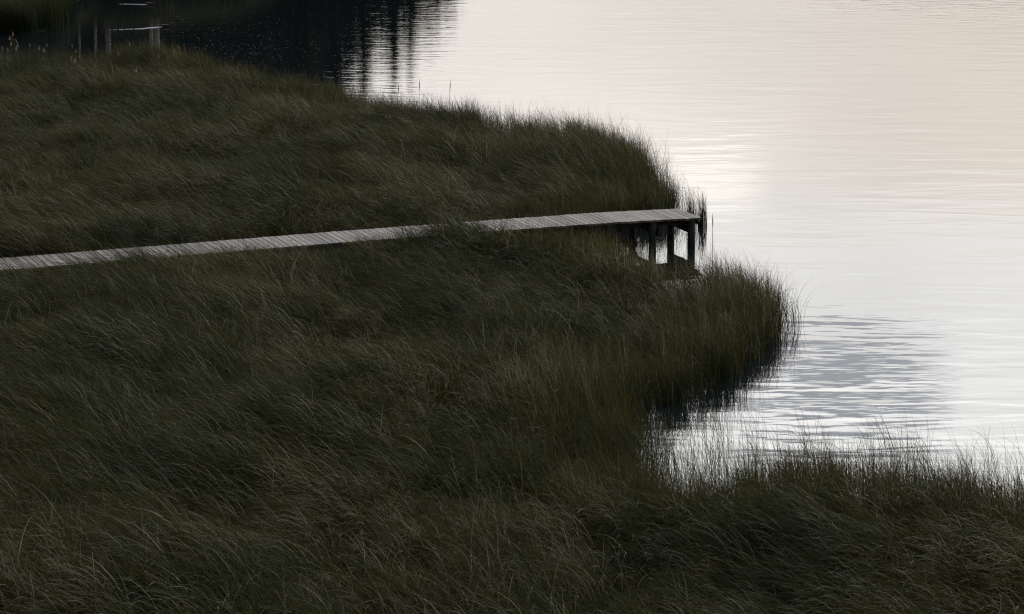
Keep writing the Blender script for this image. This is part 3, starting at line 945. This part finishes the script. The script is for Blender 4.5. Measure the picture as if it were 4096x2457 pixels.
# the wood behind: one dark mass
src = [spruce_meshes(20 + i, 16 + 2 * i) for i in range(3)] + [broadleaf_meshes(30 + i, 15, M_BARK, M_LEAF_L, 0.3) for i in range(2)]
def forest(name, spots, label):
    Vs = []; Fs = []; Ms = []; off = 0
    arrs = []
    for tr, cr in src:
        for ob in (tr, cr):
            pass
    for (x, y, z, s_, a_, k_) in spots:
        for ob in src[k_]:
            n = len(ob.data.vertices); co = np.empty(n * 3, np.float32); ob.data.vertices.foreach_get('co', co); co = co.reshape(-1, 3) * s_
            R = np.array([[math.cos(a_), -math.sin(a_), 0], [math.sin(a_), math.cos(a_), 0], [0, 0, 1]])
            co = co @ R.T + np.array([x, y, z])
            Vs.append(co)
            mi = 0 if ob.name.startswith('trunk') else (1 if k_ < 3 else 2)
            for f_ in ob.data.polygons:
                if len(f_.vertices) != 4: continue
                Fs.append([v_ + off for v_ in f_.vertices]); Ms.append(mi)
            off += n
    me = np_mesh(name, np.concatenate(Vs), np.array(Fs), M_BARK)
    me.materials.append(M_LEAF_D); me.materials.append(M_LEAF_L)
    me.polygons.foreach_set('material_index', Ms); me.update()
    o = bpy.data.objects.new(name, me); COL.objects.link(o); tag(o, label, 'wood', kind='stuff')
spots = []
for i in range(110):
    px = rnd.uniform(-250, 700); x, y, _ = px_az(px, 122.5 + max(0, px) * 0.035 + rnd.uniform(0, 2.0))
    spots.append((x, y, 0.0, rnd.uniform(0.13, 0.21), rnd.uniform(0, 6), rnd.choice((3, 4))))
for i in range(150):
    px = rnd.uniform(-350, 770); base = 131 + max(0, px) * 0.045 + (max(0, px - 500)) * 0.03
    Dd = base + abs(rnd.gauss(0, 1)) * 16 + rnd.uniform(2, 6)
    s_ = rnd.uniform(0.7, 1.15)
    if px > 620: s_ *= 0.75
    x, y, _ = px_az(px, Dd); spots.append((x, y, 0.3 + max(0, Dd - base - 4) * 0.12, s_, rnd.uniform(0, 6), rnd.choice((0, 0, 1, 2, 3, 4))))
for i in range(78):
    px = 640 + 450 * rnd.random() ** 0.7; Dd = 172 + (px - 640) * 0.13 + rnd.uniform(0, 20)
    x, y, _ = px_az(px, Dd); hmax = (math.tan(math.radians(8.3 - (px - 700) * 0.0058)) * Dd - 11.7) / 18
    spots.append((x, y, 0.3, max(0.18, hmax * rnd.uniform(0.6, 1.25)), rnd.uniform(0, 6), rnd.choice((0, 3, 4) if px < 860 else (3, 4))))
forest('wood', spots, 'dark mixed wood on the far shore mirrored in the top left water')
for pr in src:
    for ob in pr: bpy.data.objects.remove(ob)

# ------------------------------------------------------------------ sky and light
w = bpy.data.worlds.new('World'); sc.world = w; w.use_nodes = True
nt = w.node_tree
for n in list(nt.nodes): nt.nodes.remove(n)
out = nt.nodes.new('ShaderNodeOutputWorld')
tc = nt.nodes.new('ShaderNodeTexCoord')
sx = nt.nodes.new('ShaderNodeSeparateXYZ'); L(nt, tc.outputs['Generated'], sx.inputs[0])
X, Y, Zc = sx.outputs
elev = math_(nt, 'MULTIPLY', math_(nt, 'ARCSINE', Zc), 180 / math.pi)
azim = math_(nt, 'MULTIPLY', math_(nt, 'ARCTAN2', X, Y), 180 / math.pi)
# brightness of the thin overcast by height
er = math_(nt, 'DIVIDE', elev, 90.0, clamp=True)
def g(v): return (v / 6.0, v / 6.0, v / 6.0)
def gc(v, c): return (v / 6.0 * c[0], v / 6.0 * c[1], v / 6.0 * c[2])
cream = (1.05, 0.985, 0.915); white = (1.0, 0.99, 0.975)
cr_ = ramp(nt, [(0.0, gc(0.9, cream)), (5.6/90, gc(1.32, cream)), (7/90, gc(1.65, cream)), (8.5/90, gc(2.0, cream)), (9.8/90, gc(2.25, (1.02, 0.985, 0.94))),
                (12/90, gc(2.65, white)), (13.5/90, gc(3.2, white)), (15/90, gc(4.0, white)), (17.5/90, gc(5.0, white)), (21/90, gc(3.4, white)), (28/90, gc(1.1, (0.95, 0.98, 1.05))),
                (50/90, gc(0.42, (0.85, 0.95, 1.15))), (1.0, gc(0.3, (0.8, 0.95, 1.2)))])
L(nt, er, cr_.inputs[0])
base = mixc(nt, 1.0, cr_.outputs[0], (6.0, 6.0, 6.0), 'MULTIPLY')
# brighter ahead where the low sun sits behind the cloud, dim behind the camera
aa = math_(nt, 'ABSOLUTE', math_(nt, 'SUBTRACT', azim, 16.0))
mr = N(nt, 'ShaderNodeMapRange'); mr.interpolation_type = 'SMOOTHSTEP'
L(nt, aa, mr.inputs[0]); mr.inputs[1].default_value = 22; mr.inputs[2].default_value = 100; mr.inputs[3].default_value = 1.0; mr.inputs[4].default_value = 0.16
base = mixc(nt, 1.0, base, mr.outputs[0], 'MULTIPLY')
# cloud structure
cmap = nt.nodes.new('ShaderNodeCombineXYZ')
L(nt, math_(nt, 'DIVIDE', azim, 9.0), cmap.inputs[0]); L(nt, math_(nt, 'DIVIDE', elev, 3.0), cmap.inputs[1])
cn = noise(nt, cmap.outputs[0], 1.0, 4.0, 0.55)
cf = N(nt, 'ShaderNodeMapRange'); L(nt, cn.outputs[0], cf.inputs[0])
cf.inputs[1].default_value = 0.3; cf.inputs[2].default_value = 0.7; cf.inputs[3].default_value = 0.90; cf.inputs[4].default_value = 1.10
base = mixc(nt, 1.0, base, cf.outputs[0], 'MULTIPLY')
def blob(az0, el0, ra, re, amp, col, s0=0.45, s1=1.25):
    """a cloud seen in one direction of the sky: brighter (amp>0) or darker"""
    global base
    dx = math_(nt, 'DIVIDE', math_(nt, 'SUBTRACT', azim, az0), ra); dy = math_(nt, 'DIVIDE', math_(nt, 'SUBTRACT', elev, el0), re)
    nn = math_(nt, 'MULTIPLY_ADD', cn.outputs[0], 1.6, -0.8)
    rr = math_(nt, 'ADD', math_(nt, 'ADD', math_(nt, 'MULTIPLY', dx, dx), math_(nt, 'MULTIPLY', dy, dy)), nn)
    m_ = N(nt, 'ShaderNodeMapRange'); m_.interpolation_type = 'SMOOTHSTEP'; L(nt, rr, m_.inputs[0])
    m_.inputs[1].default_value = s0; m_.inputs[2].default_value = s1; m_.inputs[3].default_value = 1.0; m_.inputs[4].default_value = 0.0
    base = mixc(nt, m_.outputs[0], base, mixc(nt, 1.0, base, tuple(amp * c_ for c_ in col), 'MULTIPLY'))
blob(4.0, 9.15, 1.1, 0.62, 1.24, (1, 1, 0.98), 0.1, 1.6)
blob(6.8, 13.0, 2.4, 0.85, 0.42, (0.93, 0.97, 1.05))
ag = N(nt, 'ShaderNodeMapRange'); ag.interpolation_type = 'SMOOTHSTEP'; L(nt, azim, ag.inputs[0])
ag.inputs[1].default_value = -1.0; ag.inputs[2].default_value = 11.0; ag.inputs[3].default_value = 0.0; ag.inputs[4].default_value = 1.0
eg = N(nt, 'ShaderNodeMapRange'); eg.interpolation_type = 'SMOOTHSTEP'; L(nt, elev, eg.inputs[0])
eg.inputs[1].default_value = 8.0; eg.inputs[2].default_value = 11.5; eg.inputs[3].default_value = 1.0; eg.inputs[4].default_value = 0.0
base = mixc(nt, math_(nt, 'MULTIPLY', ag.outputs[0], eg.outputs[0]), base, mixc(nt, 1.0, base, (0.82, 0.785, 0.745), 'MULTIPLY'))
sky = N(nt, 'ShaderNodeTexSky', sky_type='NISHITA'); sky.sun_disc = False
SUN_EL, SUN_AZ = 34.0, 42.0
sky.sun_elevation = math.radians(SUN_EL); sky.sun_rotation = math.radians(SUN_AZ)
bg1 = N(nt, 'ShaderNodeBackground', Strength=0.05)
L(nt, sky.outputs[0], bg1.inputs[0])
bg2 = N(nt, 'ShaderNodeBackground', Strength=0.92); L(nt, base, bg2.inputs[0])
ad = nt.nodes.new('ShaderNodeMixShader'); ad.inputs[0].default_value = 0.88     # cloud cover 88 %
L(nt, bg1.outputs[0], ad.inputs[1]); L(nt, bg2.outputs[0], ad.inputs[2]); L(nt, ad.outputs[0], out.inputs[0])
bg2.inputs[1].default_value = 1.0 / 0.88

sd = bpy.data.lights.new('sun', 'SUN'); sd.energy = 0.5; sd.angle = math.radians(12); sd.color = (1.0, 0.95, 0.88)
so = bpy.data.objects.new('sun', sd); COL.objects.link(so)
dirv = Vector((math.sin(math.radians(SUN_AZ)) * math.cos(math.radians(SUN_EL)), math.cos(math.radians(SUN_AZ)) * math.cos(math.radians(SUN_EL)), math.sin(math.radians(SUN_EL))))
so.rotation_euler = dirv.to_track_quat('Z', 'Y').to_euler()

sc.render.engine = 'CYCLES'
sc.view_settings.view_transform = 'Standard'; sc.view_settings.look = 'None'
sc.view_settings.exposure = 0; sc.view_settings.gamma = 1
sc.cycles.max_bounces = 6; sc.cycles.diffuse_bounces = 2; sc.cycles.glossy_bounces = 3; sc.cycles.transmission_bounces = 3
sc.cycles.sample_clamp_indirect = 3
sc.cycles.use_denoising = True
sc.cycles.denoising_input_passes = 'RGB_ALBEDO_NORMAL'
sc.cycles.denoising_prefilter = 'NONE'
w.cycles.sampling_method = 'MANUAL'; w.cycles.sample_map_resolution = 1024
sc.cycles.filter_width = 1.2
sc.render.resolution_x = 1024; sc.render.resolution_y = 614
